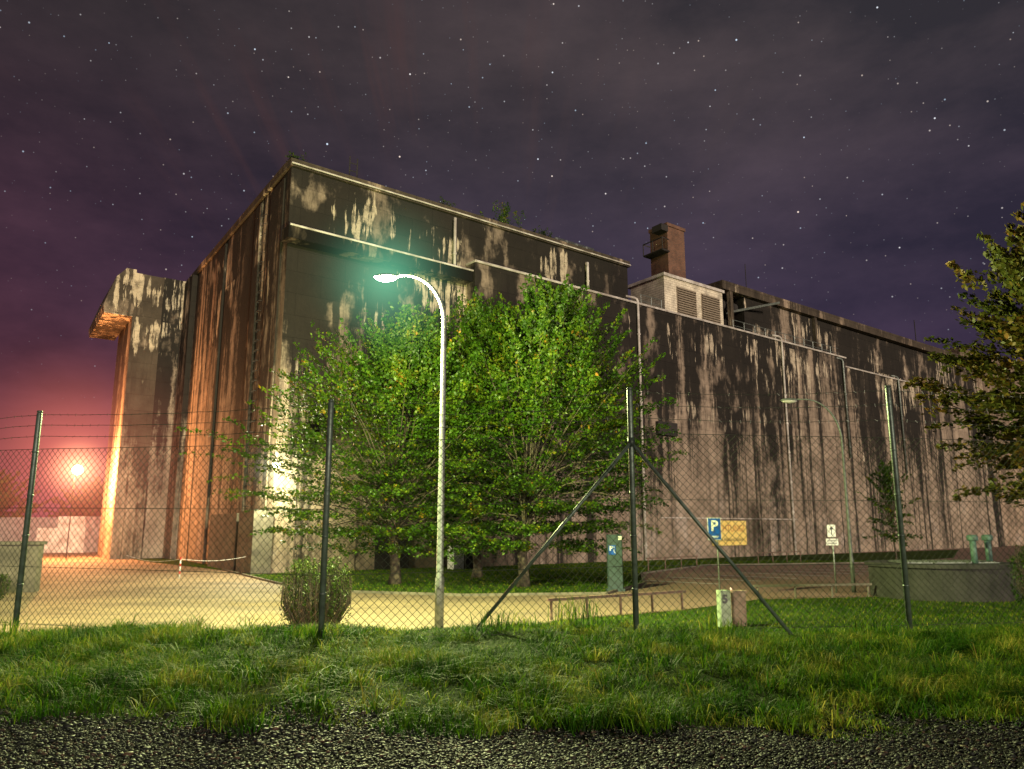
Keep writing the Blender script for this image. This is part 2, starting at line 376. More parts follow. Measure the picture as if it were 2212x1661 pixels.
wpr('end_wing',[W(96,-.4),W(125,-.4),W(125,0,2.9),W(96,0,2.9)],0,19.5,M_concp)
wpr('end_block',[W(96.5,0,3),W(130,0,3),W(130,0,30),W(96.5,0,30)],0,26.8,M_concp)
g=Geo(); g.prism([W(-.35,1.0),W(11.9,.9),W(11.9,.0),W(-.35,.0)],17.75,18.45); g.obj('wall_ledge',M_ledge,bk)
g=Geo(); g.tube([W(-.3,1.05)+(18.47,),W(11.9,.95)+(18.47,)],.06,6); g.obj('ledge_flashing',M_trim,bk)
g=Geo(); g.tube([W(-.1,.28)+(22.42,),W(27.4,.28)+(22.42,)],.05,6); g.obj('roof_flashing',M_trim,bk)
g=Geo(); g.tube([W(12,1.08)+(19.12,),W(57.8,1.08)+(19.12,)],.085,6).tube([W(12,1.08)+(19.12,),W(12,.1)+(19.12,)],.085,6); g.obj('parapet_pipe',M_trim,bk)
g=Geo(); g.tube([W(57.9,.88)+(18.3,),W(94,.88)+(18.3,)],.08,6); g.obj('parapet_pipe',M_trim,bk)
g=Geo(); g.tube([W(29,1.08)+(3.05,),W(47,1.08)+(3.05,)],.045,6); g.obj('wall_conduit',M_trim,bk)
for s_,d,z0,z1 in ((10.9,.30,18.5,22.3),(22.7,.30,19.1,21.9),(27.1,1.16,0,19.5),(46.3,1.16,0,19.5),(57.0,1.16,9,18.9),(69,.95,8,18.6)):
    g=Geo(); pth=[W(s_,d)+(z0,),W(s_,d)+(z1-.3,)]
    if d>.5: pth+=[W(s_-.08,d-.05)+(z1-.08,),W(s_-.35,d-.1)+(z1,),W(s_-1.,d-.3)+(z1+.03,)]
    g.tube(pth,.10,8)
    zz=z0+1
    while zz<z1-.5: g.tube([W(s_,d)+(zz,),W(s_,d)+(zz+.12,)],.14,8); zz+=2.6
    g.obj('drain_pipe',M_trim if z1>19 else M_steel,bk,True)
for q0,q1,d,z1,mt in ((1.0,3.4,.08,22.,M_conc),(5.2,6.3,.12,22.,M_conc),(13.5,15.5,.14,22.,M_conc),(22.5,25.4,.4,22.2,M_conc)):
    P0=C+L_*q0; P1=C+L_*q1
    wpr('wall_buttress',[tuple(P0),tuple(P1),tuple(P1+NL*d),tuple(P0+NL*d)],0,z1,mt)
P0=C+L_*3.6; P1=C+L_*9.4
wpr('low_annex',[tuple(P0+NL*.01),tuple(P1+NL*.01),tuple(P1+NL*.8),tuple(P0+NL*.8)],0,3.1,M_dplain)
P0=C-L_*.3; P1=C+L_*2.4
wpr('corner_plinth',[tuple(P0),tuple(P1),tuple(P1+NL*1.0),tuple(P0+NL*1.0)],0,3.2,M_dplain)
for z in np.arange(3.5,21.5,.6):
    g=Geo()
    a=C+L_*4.2+NL*.02; b=C+L_*4.7+NL*.02
    g.tube([(a.x,a.y,z),(a.x+NL.x*.16,a.y+NL.y*.16,z),(b.x+NL.x*.16,b.y+NL.y*.16,z),(b.x,b.y,z)],.02,4)
    g.obj('climbing_rung',M_dark,bk)
def Wg(a,q,e=0): 
    p=C+L_*(25.4+q)-R*a+N_*e; return (p.x,p.y)
wpr('gate_wing',[Wg(-.6,0),Wg(2.1,0),Wg(2.1,8),Wg(-.6,8)],0,22.4,M_conc)
wpr('gate_wing',[Wg(2.1,.0,.0),Wg(2.1,0,.5),Wg(4.2,0,.5),Wg(4.2,6.5,0),Wg(2.1,6.5,0)],0,22.2,M_conc2)
prof=[(4.2,18.6),(6.2,18.6),(6.3,19.2),(5.6,21.6),(4.9,22.45),(4.2,22.45)]
v=[Wg(a,-.02,.5)+(z,) for a,z in prof]+[Wg(a,9)+(z,) for a,z in prof]
n=len(prof); Geo().add(v,[tuple(range(n)),tuple(range(n,2*n))[::-1]]+[(i,i+n,(i+1)%n+n,(i+1)%n) for i in range(n)]).obj('gate_lintel',M_conc2,bk)
wpr('upper_storey',[W(43.5,-.7),W(95,-.7),W(95,-1,30),W(43.5,-1,30)],18.9,23.2,M_conc)
wpr('upper_storey',[W(40.5,-2.6),W(43.4,-2.6),W(43.4,-1,30),W(40.5,-1,30)],18.9,23.2,M_conc)
wpr('storey_roof',[W(39.9,-.3),W(96,.1),W(96,-1,31),W(39.5,-1,31)],23.2,24.0,M_conc2)
for s_ in (41,55.0):
    wpr('eave_post',[W(s_,-.35),W(s_+.4,-.35),W(s_+.4,-.69),W(s_,-.69)],18.9,23.2,M_conc2)
g=Geo()
for s_ in np.arange(40,57.6,1.6): g.tube([W(s_,.5)+(19.1,),W(s_,.5)+(20.15,)],.03,5)
for z in (19.65,20.15): g.tube([W(40,.5)+(z,),W(57.5,.5)+(z,)],.03,5)
g.obj('roof_railing',M_steel,bk)
g=Geo()
for s_ in (28.2,29.4,30.6): g.tube([W(s_,.5)+(19.1,),W(s_,.5)+(20.15,)],.03,5)
for z in (19.65,20.15): g.tube([W(28.2,.5)+(z,),W(30.6,.5)+(z,)],.03,5)
g.obj('roof_railing',M_steel,bk)
g=Geo(); g.tube([W(42,-1.6)+(21.6,),W(46,1.4)+(22.6,)],.12,6); g.obj('jib_beam',M_steel,bk)
for k in range(3):
    g=Geo(); g.ellipsoid(W(41.+k*.9,-1.3)+(22.1,),(.4,.4,.5),10,6)
    g.obj('roof_ventilator',M_dark,bk,True)
hp=[W(31.5,.1),W(39.2,.1),W(39.2,.1,3.9),W(31.5,.1,3.9)]
hut=wpr('roof_hut',hp,18.9,22.5,M_wbrick)
def pad(s0,s1,q1,o): return [W(s0-o,.1+o),W(s1+o,.1+o),W(s1+o,.1-o,q1),W(s0-o,.1-o,q1)]
wpr('hut_roof_slab',pad(31.5,39.2,4.1,.15),22.5,22.75,M_trim,hut)
for a in (33.0,36.2):
    g=Geo()
    g.prism([W(a,.16),W(a+2.5,.16),W(a+2.5,.10),W(a,.10)],19.6,21.9)
    for z in np.arange(19.7,21.85,.2):
        g.add([W(a+.05,.28)+(z,),W(a+2.45,.28)+(z,),W(a+2.45,.17)+(z+.15,),W(a+.05,.17)+(z+.15,)],[(0,1,2,3)])
    g.obj('louvre_vent',M_louv,hut)
cs=37.0
ch=wpr('chimney',[W(cs,-3.9,0),W(cs+2.4,-3.9,0),W(cs+2.4,-3.9,2.2),W(cs,-3.9,2.2)],18.9,29.5,M_brick)
wpr('chimney_cap',[W(cs-.1,-3.8,0),W(cs+2.5,-3.8,0),W(cs+2.5,-3.8,2.4),W(cs-.1,-3.8,2.4)],29.5,29.8,M_brick,ch)
g=Geo()
for z in (27.,28.1):
    g.tube([W(cs-.1,-3.7)+(z,),W(cs-1,-3.7)+(z,),W(cs-1,-3.7,2.4)+(z,),W(cs-.1,-3.7,2.4)+(z,)],.06,5)
g.prism([W(cs-1,-3.7),W(cs,-3.7),W(cs,-3.7,2.4),W(cs-1,-3.7,2.4)],26.9,27.0)
g.prism([W(cs-.9,-3.8),W(cs,-3.8),W(cs,-3.8,1.2),W(cs-.9,-3.8,1.2)],28.9,29.5)
for q in (0,1.2,2.4): g.tube([W(cs-1,-3.7,q)+(27,),W(cs-1,-3.7,q)+(28.1,)],.05,5)
g.obj('chimney_platform',M_dark,ch)
for s_ in (20.6,21.6,22.6,23.6):
    g=Geo(); g.tube([W(s_,-.8)+(22.75,),W(s_,-.8)+(23.2,),W(s_+.8,-.9)+(23.25,)],.22,8)
    g.obj('roof_pipe',M_steel,bk,True)
g=Geo(); g.tube([W(4.,-1)+(22.7,),W(4.,-1)+(24.6,)],.04,5).tube([W(4.5,-1)+(22.7,),W(4.5,-1)+(24.6,)],.04,5)
for z in (23.2,23.7,24.2): g.tube([W(4.,-1)+(z,),W(4.5,-1)+(z,)],.03,5)
g.obj('roof_ladder',M_dark,bk)
g=Geo(); g.tube([W(49,-4)+(23.9,),W(49,-4)+(28.5,)],.04,5); g.obj('roof_aerial',M_dark,bk)
g=Geo(); g.tube([W(86,-4)+(23.9,),W(86,-4)+(29,)],.06,5); g.obj('roof_aerial',M_dark,bk)
g=Geo(); g.prism([W(28.8,1.02),W(31.,1.02),W(31.,1.3),W(28.8,1.3)],9.2,10.2); g.obj('wall_box',M_dark,bk)
g=Geo(); g.prism([W(6.,.01),W(8.2,.01),W(8.2,.08),W(6.,.08)],0,2.3); g.obj('steel_door',M_dark,bk)
# ------------------------------------------------------------ foliage
def leaves(centers,dirs,n,Ls,Wd,thin,ll,lw,upb=1.1):
    K=len(centers); c=np.repeat(centers,n,0); d=np.repeat(dirs,n,0); M=K*n
    d/=np.linalg.norm(d,axis=1,keepdims=True)
    side=np.cross(d,np.array([0,0,1.])[None]); side/=np.linalg.norm(side,axis=1,keepdims=True)+1e-6
    up=np.cross(side,d)
    Lr=np.repeat(rng.uniform(.6,1.35,K),n)
    u=rng.uniform(-1,1,M)
    p=c+d*(u*Ls*Lr)[:,None]+side*(rng.normal(0,1,M)*Wd*(.92-.78*u)*Lr)[:,None]+up*(rng.normal(0,1,M)*thin-(.18*Ls*u*u))[:,None]
    nr=rng.normal(0,.55,(M,3))+up*upb; nr/=np.linalg.norm(nr,axis=1,keepdims=True)
    a=np.cross(nr,rng.normal(0,1,(M,3))+d*1.0); a/=np.linalg.norm(a,axis=1,keepdims=True); b=np.cross(nr,a)
    s=rng.uniform(.65,1.25,M)[:,None]
    V=np.stack([p-b*ll/2*s,p+a*lw/2*s-b*ll*.05*s,p+b*ll/2*s,p-a*lw/2*s-b*ll*.05*s],1).reshape(-1,3)
    return V,np.arange(M*4).reshape(-1,4)
def tree(name,base,cx,cy,z0,z1,R_,mat,label,ncl,nl,trunk_r=.22,lean=0,seed=1,ll=.14,group=None,flat=.9,limbz=2.2,Ls=.9,tmax=.38,lay=13.,sq=.68):
    r=np.random.default_rng(seed)
    T=empty(name,base+(0,),label,'tree',group)
    t=r.uniform(0,1,ncl)**.95; ph=r.uniform(0,2*np.pi,ncl)
    prof=np.where(t<tmax,.80+.20*np.sin(np.pi/2*t/tmax),np.cos(np.pi/2*((t-tmax)/(1-tmax))**1.25)**.72)
    lump=1+.12*np.sin(3*ph+seed)+.12*np.sin(5*ph+9*t+seed*2)+.07*np.sin(11*ph+3*t)+r.normal(0,.11,ncl)
    rr=R_*prof*lump*r.uniform(0.02,1,ncl)**.40
    layer=(z1-z0)/lay
    zz=z0+(z1-z0)*t; zz=zz+sq*(np.round(zz/layer)*layer-zz)*(t<.85)+r.normal(0,.07,ncl)
    cen=np.stack([cx+lean*t+rr*np.cos(ph),cy+rr*np.sin(ph)*flat,zz],1)
    dirs=np.stack([np.cos(ph),np.sin(ph),.03+2.5*t**2.4+r.normal(0,.14,ncl)],1)
    V,F=leaves(cen,dirs,nl,Ls,Ls*.20,.045,ll,ll*.62)
    g=Geo(); bx,by=base
    tp=[(bx,by,-.05),(bx+.03,by,.5),(bx-.04,by,1.3),(bx+(cx-bx)*.3,by+(cy-by)*.3,limbz),(cx,cy,(z0+z1)*.5),(cx+lean*.8,cy,z1-1)]
    g.tube(tp,[trunk_r*1.5,trunk_r*1.05,trunk_r*.95,trunk_r*.85,trunk_r*.45,.03],9)
    idx=r.choice(ncl,min(80,ncl),replace=False)
    for k in idx:
        e=cen[k]; f0=r.uniform(.0,.55); s0=np.array([bx+(cx-bx)*f0,by+(cy-by)*f0,limbz-.4+(z1-z0)*.5*f0])
        if e[2]<s0[2]-.5: s0[2]=max(1.4,e[2]+.2)
        md=(s0+e)/2+np.array([0,0,.35]); g.tube([s0,md,e],[.045,.026,.008],5,False)
    g.obj('trunk',M_bark,T,True)
    npmesh('crown',V,F,mat,T)
    return T
GR='leafy trees on the lawn beside the bunker'
tree('leafy_tree',(-4.9,32.8),-5.3,32.8,1.5,11.0,5.6,M_leaf,'broad green maple tree with layered branches on the lawn',880,95,.21,.7,3,group=GR,tmax=.36,Ls=1.05)
tree('leafy_tree',(.44,31.3),1.0,32.2,1.7,12.1,4.8,M_leaf,'tall dense green maple tree standing on lit lawn',980,95,.21,.7,5,group=GR,tmax=.42,Ls=1.)
tree('leafy_tree',(-1.65,37.),-1.9,35.2,2.0,12.4,4.9,M_leaf,'green maple tree close to the bunker wall',560,95,.2,0,9,group=GR,tmax=.5)
tree('autumn_tree',(13.6,15.4),12.7,15.0,2.8,9.4,3.4,M_leafA,'dark tree with browning autumn leaves beside the fence',1250,100,.2,.4,11,.13,Ls=.5,sq=.2)
tree('young_tree',(26,53),26,53,1.5,6.2,1.3,M_leaf,'slender young tree on the grass by the wall',40,60,.06,0,13,.22)
for k,(x,y,h,rr) in enumerate(((-68,100,9,6),(-79,98,11,7),(-60,112,8,5))):
    tree('distant_tree',(x,y),x,y,1,h,rr,M_leaf,'dark leafy tree behind the far wall',150,60,.3,0,20+k,.6,'trees beyond the yard wall',Ls=1.5)
def bush(loc,rx,h,label,seed,mat):
    r=np.random.default_rng(seed); B=empty('shrub',loc,label,'shrub')
    g=Geo(); n=260
    for k in range(n):
        a=r.uniform(0,6.28); q=r.uniform(0,1)**.5
        x0=loc[0]+.55*rx*q*math.cos(a); y0=loc[1]+.55*rx*q*math.sin(a)
        hh=h*r.uniform(.85,1.05)*(1-.22*q**3)
        x1=loc[0]+rx*q*math.cos(a)*1.0; y1=loc[1]+rx*q*math.sin(a)
        g.tube([(x0,y0,loc[2]-.02),(x1,y1,loc[2]+hh*.45),(x1+r.normal(0,.03),y1+r.normal(0,.03),loc[2]+hh)],[.014,.010,.005],4,False)
    g.obj('stems',M_bark,B)
    n=380; a=r.uniform(0,6.28,n); q=r.uniform(0,1,n)**.35; tt=r.uniform(.1,1,n)**.8
    rad=rx*q*(np.sin(np.pi*(.15+.72*tt))**.4)
    cen=np.stack([loc[0]+rad*np.cos(a),loc[1]+rad*np.sin(a),loc[2]+h*.97*tt],1)
    dr=np.stack([.3*np.cos(a),.3*np.sin(a),np.ones(n)],1)
    V,F=leaves(cen,dr,24,.16,.03,.03,.055,.03,.2); npmesh('foliage',V,F,mat,B)
bush((-4.6,18.6,0),.82,1.52,'trimmed round twiggy shrub at the road edge',31,M_leafB)
bush((13.0,18.2,float(H(13.0,18.2))),1.25,1.8,'rounded shrub beside the concrete basin',32,M_leaf)
bush((-17.3,25.5,0),.9,.8,'low shrub in front of the low wall',33,M_leafB)
for k,(s_,z,d) in enumerate(((15.5,22.7,-.6),(.5,22.7,-.6),(10.5,22.7,-.6),(19.,22.7,-.6),(17.5,22.7,-.8))):
    r=np.random.default_rng(50+k); n=14 if k else 44; p=W(s_,d)
    sp_=.5 if k!=1 else .25
    cen=np.stack([p[0]+r.normal(0,sp_,n),p[1]+r.normal(0,.3,n),z+r.uniform(.1,1.8 if k==0 else .5,n)],1)
    dr=np.stack([r.normal(0,.3,n),r.normal(0,.3,n),np.ones(n)],1)
    V,F=leaves(cen,dr,30,.3,.1,.1,.13,.07,.2)
    o=npmesh('roof_plant',V,F,M_leafB if k else M_leaf,off=Vector((p[0],p[1],z))); tag(o,'wild plant tuft growing on the bunker roof edge','plant','wild plants on the roof')
# ------------------------------------------------------------ grass
def blades(x,y,h,wd,lean,z=None):
    n=len(x); z=H(x,y)-.01 if z is None else z
    a=rng.uniform(0,2*np.pi,n); ca,sa=np.cos(a),np.sin(a)
    b=a+rng.normal(0,.6,n)+np.pi/2; lx,ly=np.cos(b)*lean*h,np.sin(b)*lean*h
    o=np.stack([x,y,z],1); wv=np.stack([ca,sa,0*a],1)*wd[:,None]/2
    m=o+np.stack([lx*.35,ly*.35,h*.62],1); tp=o+np.stack([lx,ly,h*(1-.25*lean)],1)
    V=np.stack([o-wv,o+wv,m+wv*.8,m-wv*.8,tp],1).reshape(-1,3)
    k=np.arange(n)*5
    F=np.concatenate([np.stack([k,k+1,k+2],1),np.stack([k,k+2,k+3],1),np.stack([k+3,k+2,k+4],1)])
    return V,F
n=200000
yy=rng.uniform(4.6,9.9,n)**1.0; xx=rng.uniform(-1,1,n)*(yy*.72+.6)
cl=np.sin(xx*2.1+yy*1.3)+np.sin(xx*.9-yy*2.7+2)+np.sin(xx*5.3+1)*np.sin(yy*4.7)+1.1*np.sin(xx*11+yy*3)*np.sin(yy*9+1)
edge=4.95+.18*np.sin(xx*1.7)+.12*np.sin(xx*5.1+1)+.08*np.sin(xx*13)
keep=(rng.uniform(0,1,n)<.70+.20*cl)&(yy>edge+rng.exponential(.12,n)-.15)
xx,yy,cl=xx[keep],yy[keep],cl[keep]
h=(.062+.036*np.clip(cl,-1,2.2))*rng.uniform(.5,1.8,len(xx))*(1-.4*sst(8.2,9.2,yy))
h=np.clip(h,.025,.3)
V,F=blades(xx,yy,h,rng.uniform(.004,.008,len(xx)),rng.uniform(.2,1.6,len(xx)))
nt_=650; tx=rng.uniform(-1,1,nt_)*6.5; ty=rng.uniform(5.0,8.9,nt_); kk=rng.integers(16,45,nt_)
bx=np.repeat(tx,kk)+rng.normal(0,.045,kk.sum()); by=np.repeat(ty,kk)+rng.normal(0,.045,kk.sum())
V2,F2=blades(bx,by,rng.uniform(.10,.22,len(bx))*np.repeat(rng.uniform(.6,1.3,nt_),kk),rng.uniform(.005,.010,len(bx)),rng.uniform(.6,2.0,len(bx)))
o=npmesh('grass',np.concatenate([V,V2]),np.concatenate([F,F2+len(V)]),M_grass); o["kind"]="stuff"
def inpoly(x,y,poly):
    ins=np.zeros(len(x),bool); j=len(poly)-1
    for i in range(len(poly)):
        xi,yi=poly[i]; xj,yj=poly[j]
        ins^=((yi>y)!=(yj>y))&(x<(xj-xi)*(y-yi)/(yj-yi+1e-9)+xi); j=i
    return ins
x=rng.uniform(-20,26,130000); y=rng.uniform(26,56,130000); k=inpoly(x,y,lawnA); x,y=x[k],y[k]
V,F=blades(x,y,rng.uniform(.03,.09,len(x)),rng.uniform(.012,.03,len(x)),rng.uniform(.2,1,len(x)),np.full(len(x),.008))
x=rng.uniform(-12,22,90000); y=rng.uniform(9.9,29,90000)
front=[(-12,9.9),(-12,14.9),(-1.,14.9),(.6,16.8),(1,20),(4.9,22.6),(8.1,25.9),(12.1,26.7),(22,29),(22,9.9)]
k=inpoly(x,y,front); x,y=x[k],y[k]
V2,F2=blades(x,y,rng.uniform(.04,.12,len(x)),rng.uniform(.008,.018,len(x)),rng.uniform(.2,1,len(x)))
o=npmesh('lawn_grass',np.concatenate([V,V2]),np.concatenate([F,F2+len(V)]),M_grass); o["kind"]="stuff"
for k,(x,y,hh) in enumerate(((-5.9,9.1,.3),(-.1,9.0,.33),(.75,9.2,.5),(2.4,8.9,.3),(-2.1,8.3,.25),(4.1,9.0,.3))):
    n=90; px=x+rng.normal(0,.16,n); py=y+rng.normal(0,.1,n)
    V,F=blades(px,py,rng.uniform(.5,1,n)*hh,rng.uniform(.006,.012,n),rng.uniform(.1,.7,n))
    z=float(H(x,y)); o=npmesh('tall_weed',V,F,M_grass,off=Vector((x,y,z))); tag(o,'tall tuft of weeds at the foot of the fence','plant','weeds along the fence')
# ------------------------------------------------------------ gravel
t_=(1+5**.5)/2
ico=np.array([(-1,t_,0),(1,t_,0),(-1,-t_,0),(1,-t_,0),(0,-1,t_),(0,1,t_),(0,-1,-t_),(0,1,-t_),(t_,0,-1),(t_,0,1),(-t_,0,-1),(-t_,0,1)])/1.9
icf=np.array([(0,11,5),(0,5,1),(0,1,7),(0,7,10),(0,10,11),(1,5,9),(5,11,4),(11,10,2),(10,7,6),(7,1,8),(3,9,4),(3,4,2),(3,2,6),(3,6,8),(3,8,9),(4,9,5),(2,4,11),(6,2,10),(8,6,7),(9,8,1)])
n=52000; x=rng.uniform(-4.2,4.2,n); y=rng.uniform(3.6,5.45,n)
k=rng.uniform(0,1,n)<1-.9*sst(4.9,5.4,y+.15*np.sin(x*2)); x,y=x[k],y[k]; n=len(x)
r_=rng.lognormal(-4.95,.4,n)
v=ico[None]*(1+rng.normal(0,.18,(n,12,1)))*np.stack([rng.uniform(.8,1.5,n),rng.uniform(.7,1.2,n),rng.uniform(.4,.7,n)],1)[:,None]*r_[:,None,None]
a=rng.uniform(0,6.28,n); ca,sa=np.cos(a)[:,None],np.sin(a)[:,None]
vx=v[...,0]*ca-v[...,1]*sa; vy=v[...,0]*sa+v[...,1]*ca
V=np.stack([vx+x[:,None],vy+y[:,None],v[...,2]+(H(x,y)+rng.uniform(0,.010,n))[:,None]],2).reshape(-1,3)
F=(icf[None]+(np.arange(n)*12)[:,None,None]).reshape(-1,3)
o=npmesh('gravel',V,F,M_peb,smooth=False); o["kind"]="stuff"
# ------------------------------------------------------------ fence
posts=[(-10.6,11.3,1.0,3.78),(-6.14,9.83,1.0,3.78),(-2.02,8.42,1.1,3.69),(1.42,9.09,1.05,3.95),(4.8,9.6,1.,4.07),(8.4,10.2,1.,4.1)]
fe=empty('chain_link_fence',(1.42,9.09,1.12),'chain-link fence with green steel posts and barbed wire strands','fence')
for k,(x,y,z0,z1) in enumerate(posts):
    g=Geo(); g.tube([(x,y,z0-.1),(x,y,z1-.02),(x,y,z1)],[.034,.034,.026],12).tube([(x,y,z1),(x,y,z1+.02)],[.038,.03],12)
    for zz in (1.6,2.2,2.7,3.25): g.tube([(x,y,zz),(x,y,zz+.02)],.039,12)
    g.obj('fence_post',M_post,fe,True)
for fx,fy in ((-.5,9.18),(3.28,9.3)):
    g=Geo(); g.tube([(1.42,9.09-.02,3.3),(fx,fy,1.05)],.022,10).tube([(1.42,9.09,3.25),(1.42,9.09,3.36)],.045,10); g.obj('fence_brace',M_post,fe,True)
tops=[3.32,3.30,3.22,3.42,3.42,3.4]
for i in range(len(posts)-1):
    A=np.array(posts[i][:2]); B=np.array(posts[i+1][:2]); L=np.linalg.norm(B-A); dd=(B-A)/L
    zb=1.1; zt=(tops[i]+tops[i+1])/2; hgt=zt-zb
    g=Geo(); sp_=.092; ph=rng.uniform(0,6.28)
    nn=int((L+hgt)/sp_)
    def pt(u,v):
        ox=.012*math.sin(u*5+ph+v*2); sg=.02*math.sin(math.pi*u/L)
        zt_=tops[i]+(tops[i+1]-tops[i])*u/L
        zz=zb+(zt_-zb)*v/hgt
        p=A+dd*u; return (p[0]-dd[1]*(ox+sg),p[1]+dd[0]*(ox+sg),zz)
    for sgn in (1,-1):
        for k in range(nn):
            s0=-hgt+k*sp_+sp_/2
            u0=max(0,s0); v0=u0-s0; u1=min(L,s0+hgt); v1=u1-s0
            if u1-u0<.03: continue
            m_=max(1,int((u1-u0)/.35)); pts=[]
            for q in range(m_+1):
                u=u0+(u1-u0)*q/m_; vv=v0+(v1-v0)*q/m_
                pts.append(pt(u,vv if sgn==1 else hgt-vv))
            g.tube(pts,.0030,3,False)
    g.obj('chain_link_mesh',M_wire,fe)
    for v in (0.02,.33,.66,1.):
        g=Geo(); g.tube([pt(L*q/8,hgt*v) for q in range(9)],.0034,4,False)
        g.obj('tension_wire',M_wire,fe)
    for f_ in (.35,.65,.93):
        g=Geo()
        za=tops[i]+(posts[i][3]-tops[i])*f_; zc=tops[i+1]+(posts[i+1][3]-tops[i+1])*f_
        pp=[]
        for q in range(13):
            u=q/12; p=A+dd*L*u; pp.append((p[0],p[1],za+(zc-za)*u-.04*math.sin(math.pi*u)+.006*math.sin(q*3)))
        g.tube(pp,.003,4,False)
        for q in np.arange(.1,L,.13):
            u=q/L; p=A+dd*q; z=za+(zc-za)*u-.04*math.sin(math.pi*u)
            a=rng.uniform(0,3)
            g.tube([(p[0]-.02*math.cos(a),p[1],z-.02*math.sin(a)),(p[0]+.02*math.cos(a),p[1],z+.02*math.sin(a))],.002,3,False)
        g.obj('barbed_wire',M_wire,fe)
# ------------------------------------------------------------ lamps
M_glow=emis('lit_lamp_glass',(.75,1,.85),40.); M_glass=simple('lamp_glass',(.4,.4,.35),(.3,.3,.27),5,.2,0,0)
M_red_glow=emis('lit_floodlight_glass',(1,.75,.5),80.); M_wglow=emis('lit_wall_lamp_glass',(.8,1,.95),40.)
def street_lamp(x,y,z,top,reach,r,lit,label,gl,mt,hs=1.):
    S=empty('street_lamp',(x,y,z),label,'street lamp','curved steel street lamps')
    g=Geo(); path=[(x,y,z-.1),(x,y,z+1.15),(x,y,z+1.2)]; rad=[r*1.25,r*1.25,r]
    zb=top-reach*1.0
    path.append((x,y,zb)); rad.append(r*.72)
    for k in range(1,13):
        a=math.pi/2*k/12; path.append((x-reach*.8*(1-math.cos(a)),y,zb+(top-zb)*math.sin(a))); rad.append(r*(.72-.3*k/12))
    path.append((x-reach*1.0,y,top-.0)); rad.append(r*.42)
    g.tube(path,rad,14); g.obj('lamp_pole',mt,S,True)
    g=Geo(); g.box((x,y-r*1.2,z+.75),(r*1.2,.03,.4)); g.obj('service_hatch',mt,S)
    hx=x-reach-.25*hs
    g=Geo(); g.ellipsoid((hx,y,top-.04),(.32*hs,.15*hs,.09),20,6,-.15,1); g.obj('lamp_head',mt,S,True)
    g=Geo(); g.ellipsoid((hx,y,top-.06),(.27*hs,.12*hs,.10),20,6,-1,.0); g.obj('lamp_glass',gl,S,True)
    return S,(hx,y,top)
S,hp=street_lamp(-1.68,18.3,0,8.52,1.22,.085,True,'tall curved steel street lamp lit greenish white above the road',M_glow,M_steel)
street_lamp(12.4,28.6,0,7.1,1.6,.062,False,'curved steel street lamp, unlit, beside the parking bays',M_glass,M_steel2,1.1)
def light(name,loc,col,P,rad,parent=None):
    ld=bpy.data.lights.new(name,'POINT'); ld.energy=P; ld.color=col; ld.shadow_soft_size=rad
    o=bpy.data.objects.new(name,ld); COL.objects.link(o)
    if parent: o.parent=parent; o.location=Vector(loc)-WL[parent]
    else: o.location=loc
light('street_lamp_light',(hp[0],hp[1],hp[2]-.62),(.94,1,.42),23000,.36,S)
F_=empty('floodlight',(-33.2,58.5,0),'lit orange-red floodlight on a thin pole beside the gate pier','lamp')
g=Geo(); g.tube([(-33.5,58.8,0),(-33.5,58.8,6.7),(-33.2,58.6,6.85)],[.04,.03,.025],8); g.obj('pole',M_dark,F_,True)
g=Geo(); g.box((-33.1,58.6,6.95),(.5,.3,.10),.5,.05); g.obj('lamp_housing',M_dark,F_)
g=Geo(); g.ellipsoid((-33.1,58.4,6.66),(.36,.36,.36),16,8); g.obj('lamp_glass',M_red_glow,F_,True)
light('floodlight_light',(-33.0,57.9,6.2),(1,.40,.14),15000,.3,F_)
Wl=empty('wall_lamp',(-11.85,38.5,5.2),'small bright white lamp on a bracket at the bunker corner','lamp')
g=Geo(); g.tube([(-12.38,39.95,5.5),(-12.1,39.2,5.62),(-11.85,38.5,5.55)],.03,6).box((-11.85,38.5,5.5),(.4,.25,.08),.3,.03); g.obj('bracket',M_steel,Wl)
g=Geo(); g.ellipsoid((-11.85,38.5,5.36),(.16,.12,.1),14,8); g.obj('lamp_glass',M_wglow,Wl,True)
light('wall_lamp_light',(-12.1,38.0,5.1),(1,.95,.55),3300,.15,Wl)
def lamp_halo(loc,R_,col,st,pw):  # halo painted around a lamp as a self-glowing ball, fading outward
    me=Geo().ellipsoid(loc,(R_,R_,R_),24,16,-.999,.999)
    m=bpy.data.materials.new('painted_lamp_halo'); m.use_nodes=True; t=NT(m.node_tree)
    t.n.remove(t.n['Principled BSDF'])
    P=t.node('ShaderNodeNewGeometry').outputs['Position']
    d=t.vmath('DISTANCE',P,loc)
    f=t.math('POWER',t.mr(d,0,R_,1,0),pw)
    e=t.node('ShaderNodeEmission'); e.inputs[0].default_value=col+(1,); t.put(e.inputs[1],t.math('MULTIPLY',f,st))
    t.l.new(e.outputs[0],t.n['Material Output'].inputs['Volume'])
    o=me.obj('lamp_halo',m,None,True); o["kind"]="structure"
lamp_halo((hp[0],hp[1],hp[2]-.1),2.6,(.16,.60,.36),.60,3.2)
lamp_halo((-33.1,58.4,6.6),13.,(.90,.20,.12),.13,2.8)
lamp_halo((-33.1,58.4,6.65),3.6,(1,.42,.2),1.8,3.5)
lamp_halo((-11.85,38.4,5.3),2.2,(.4,.75,.6),.35,3.5)
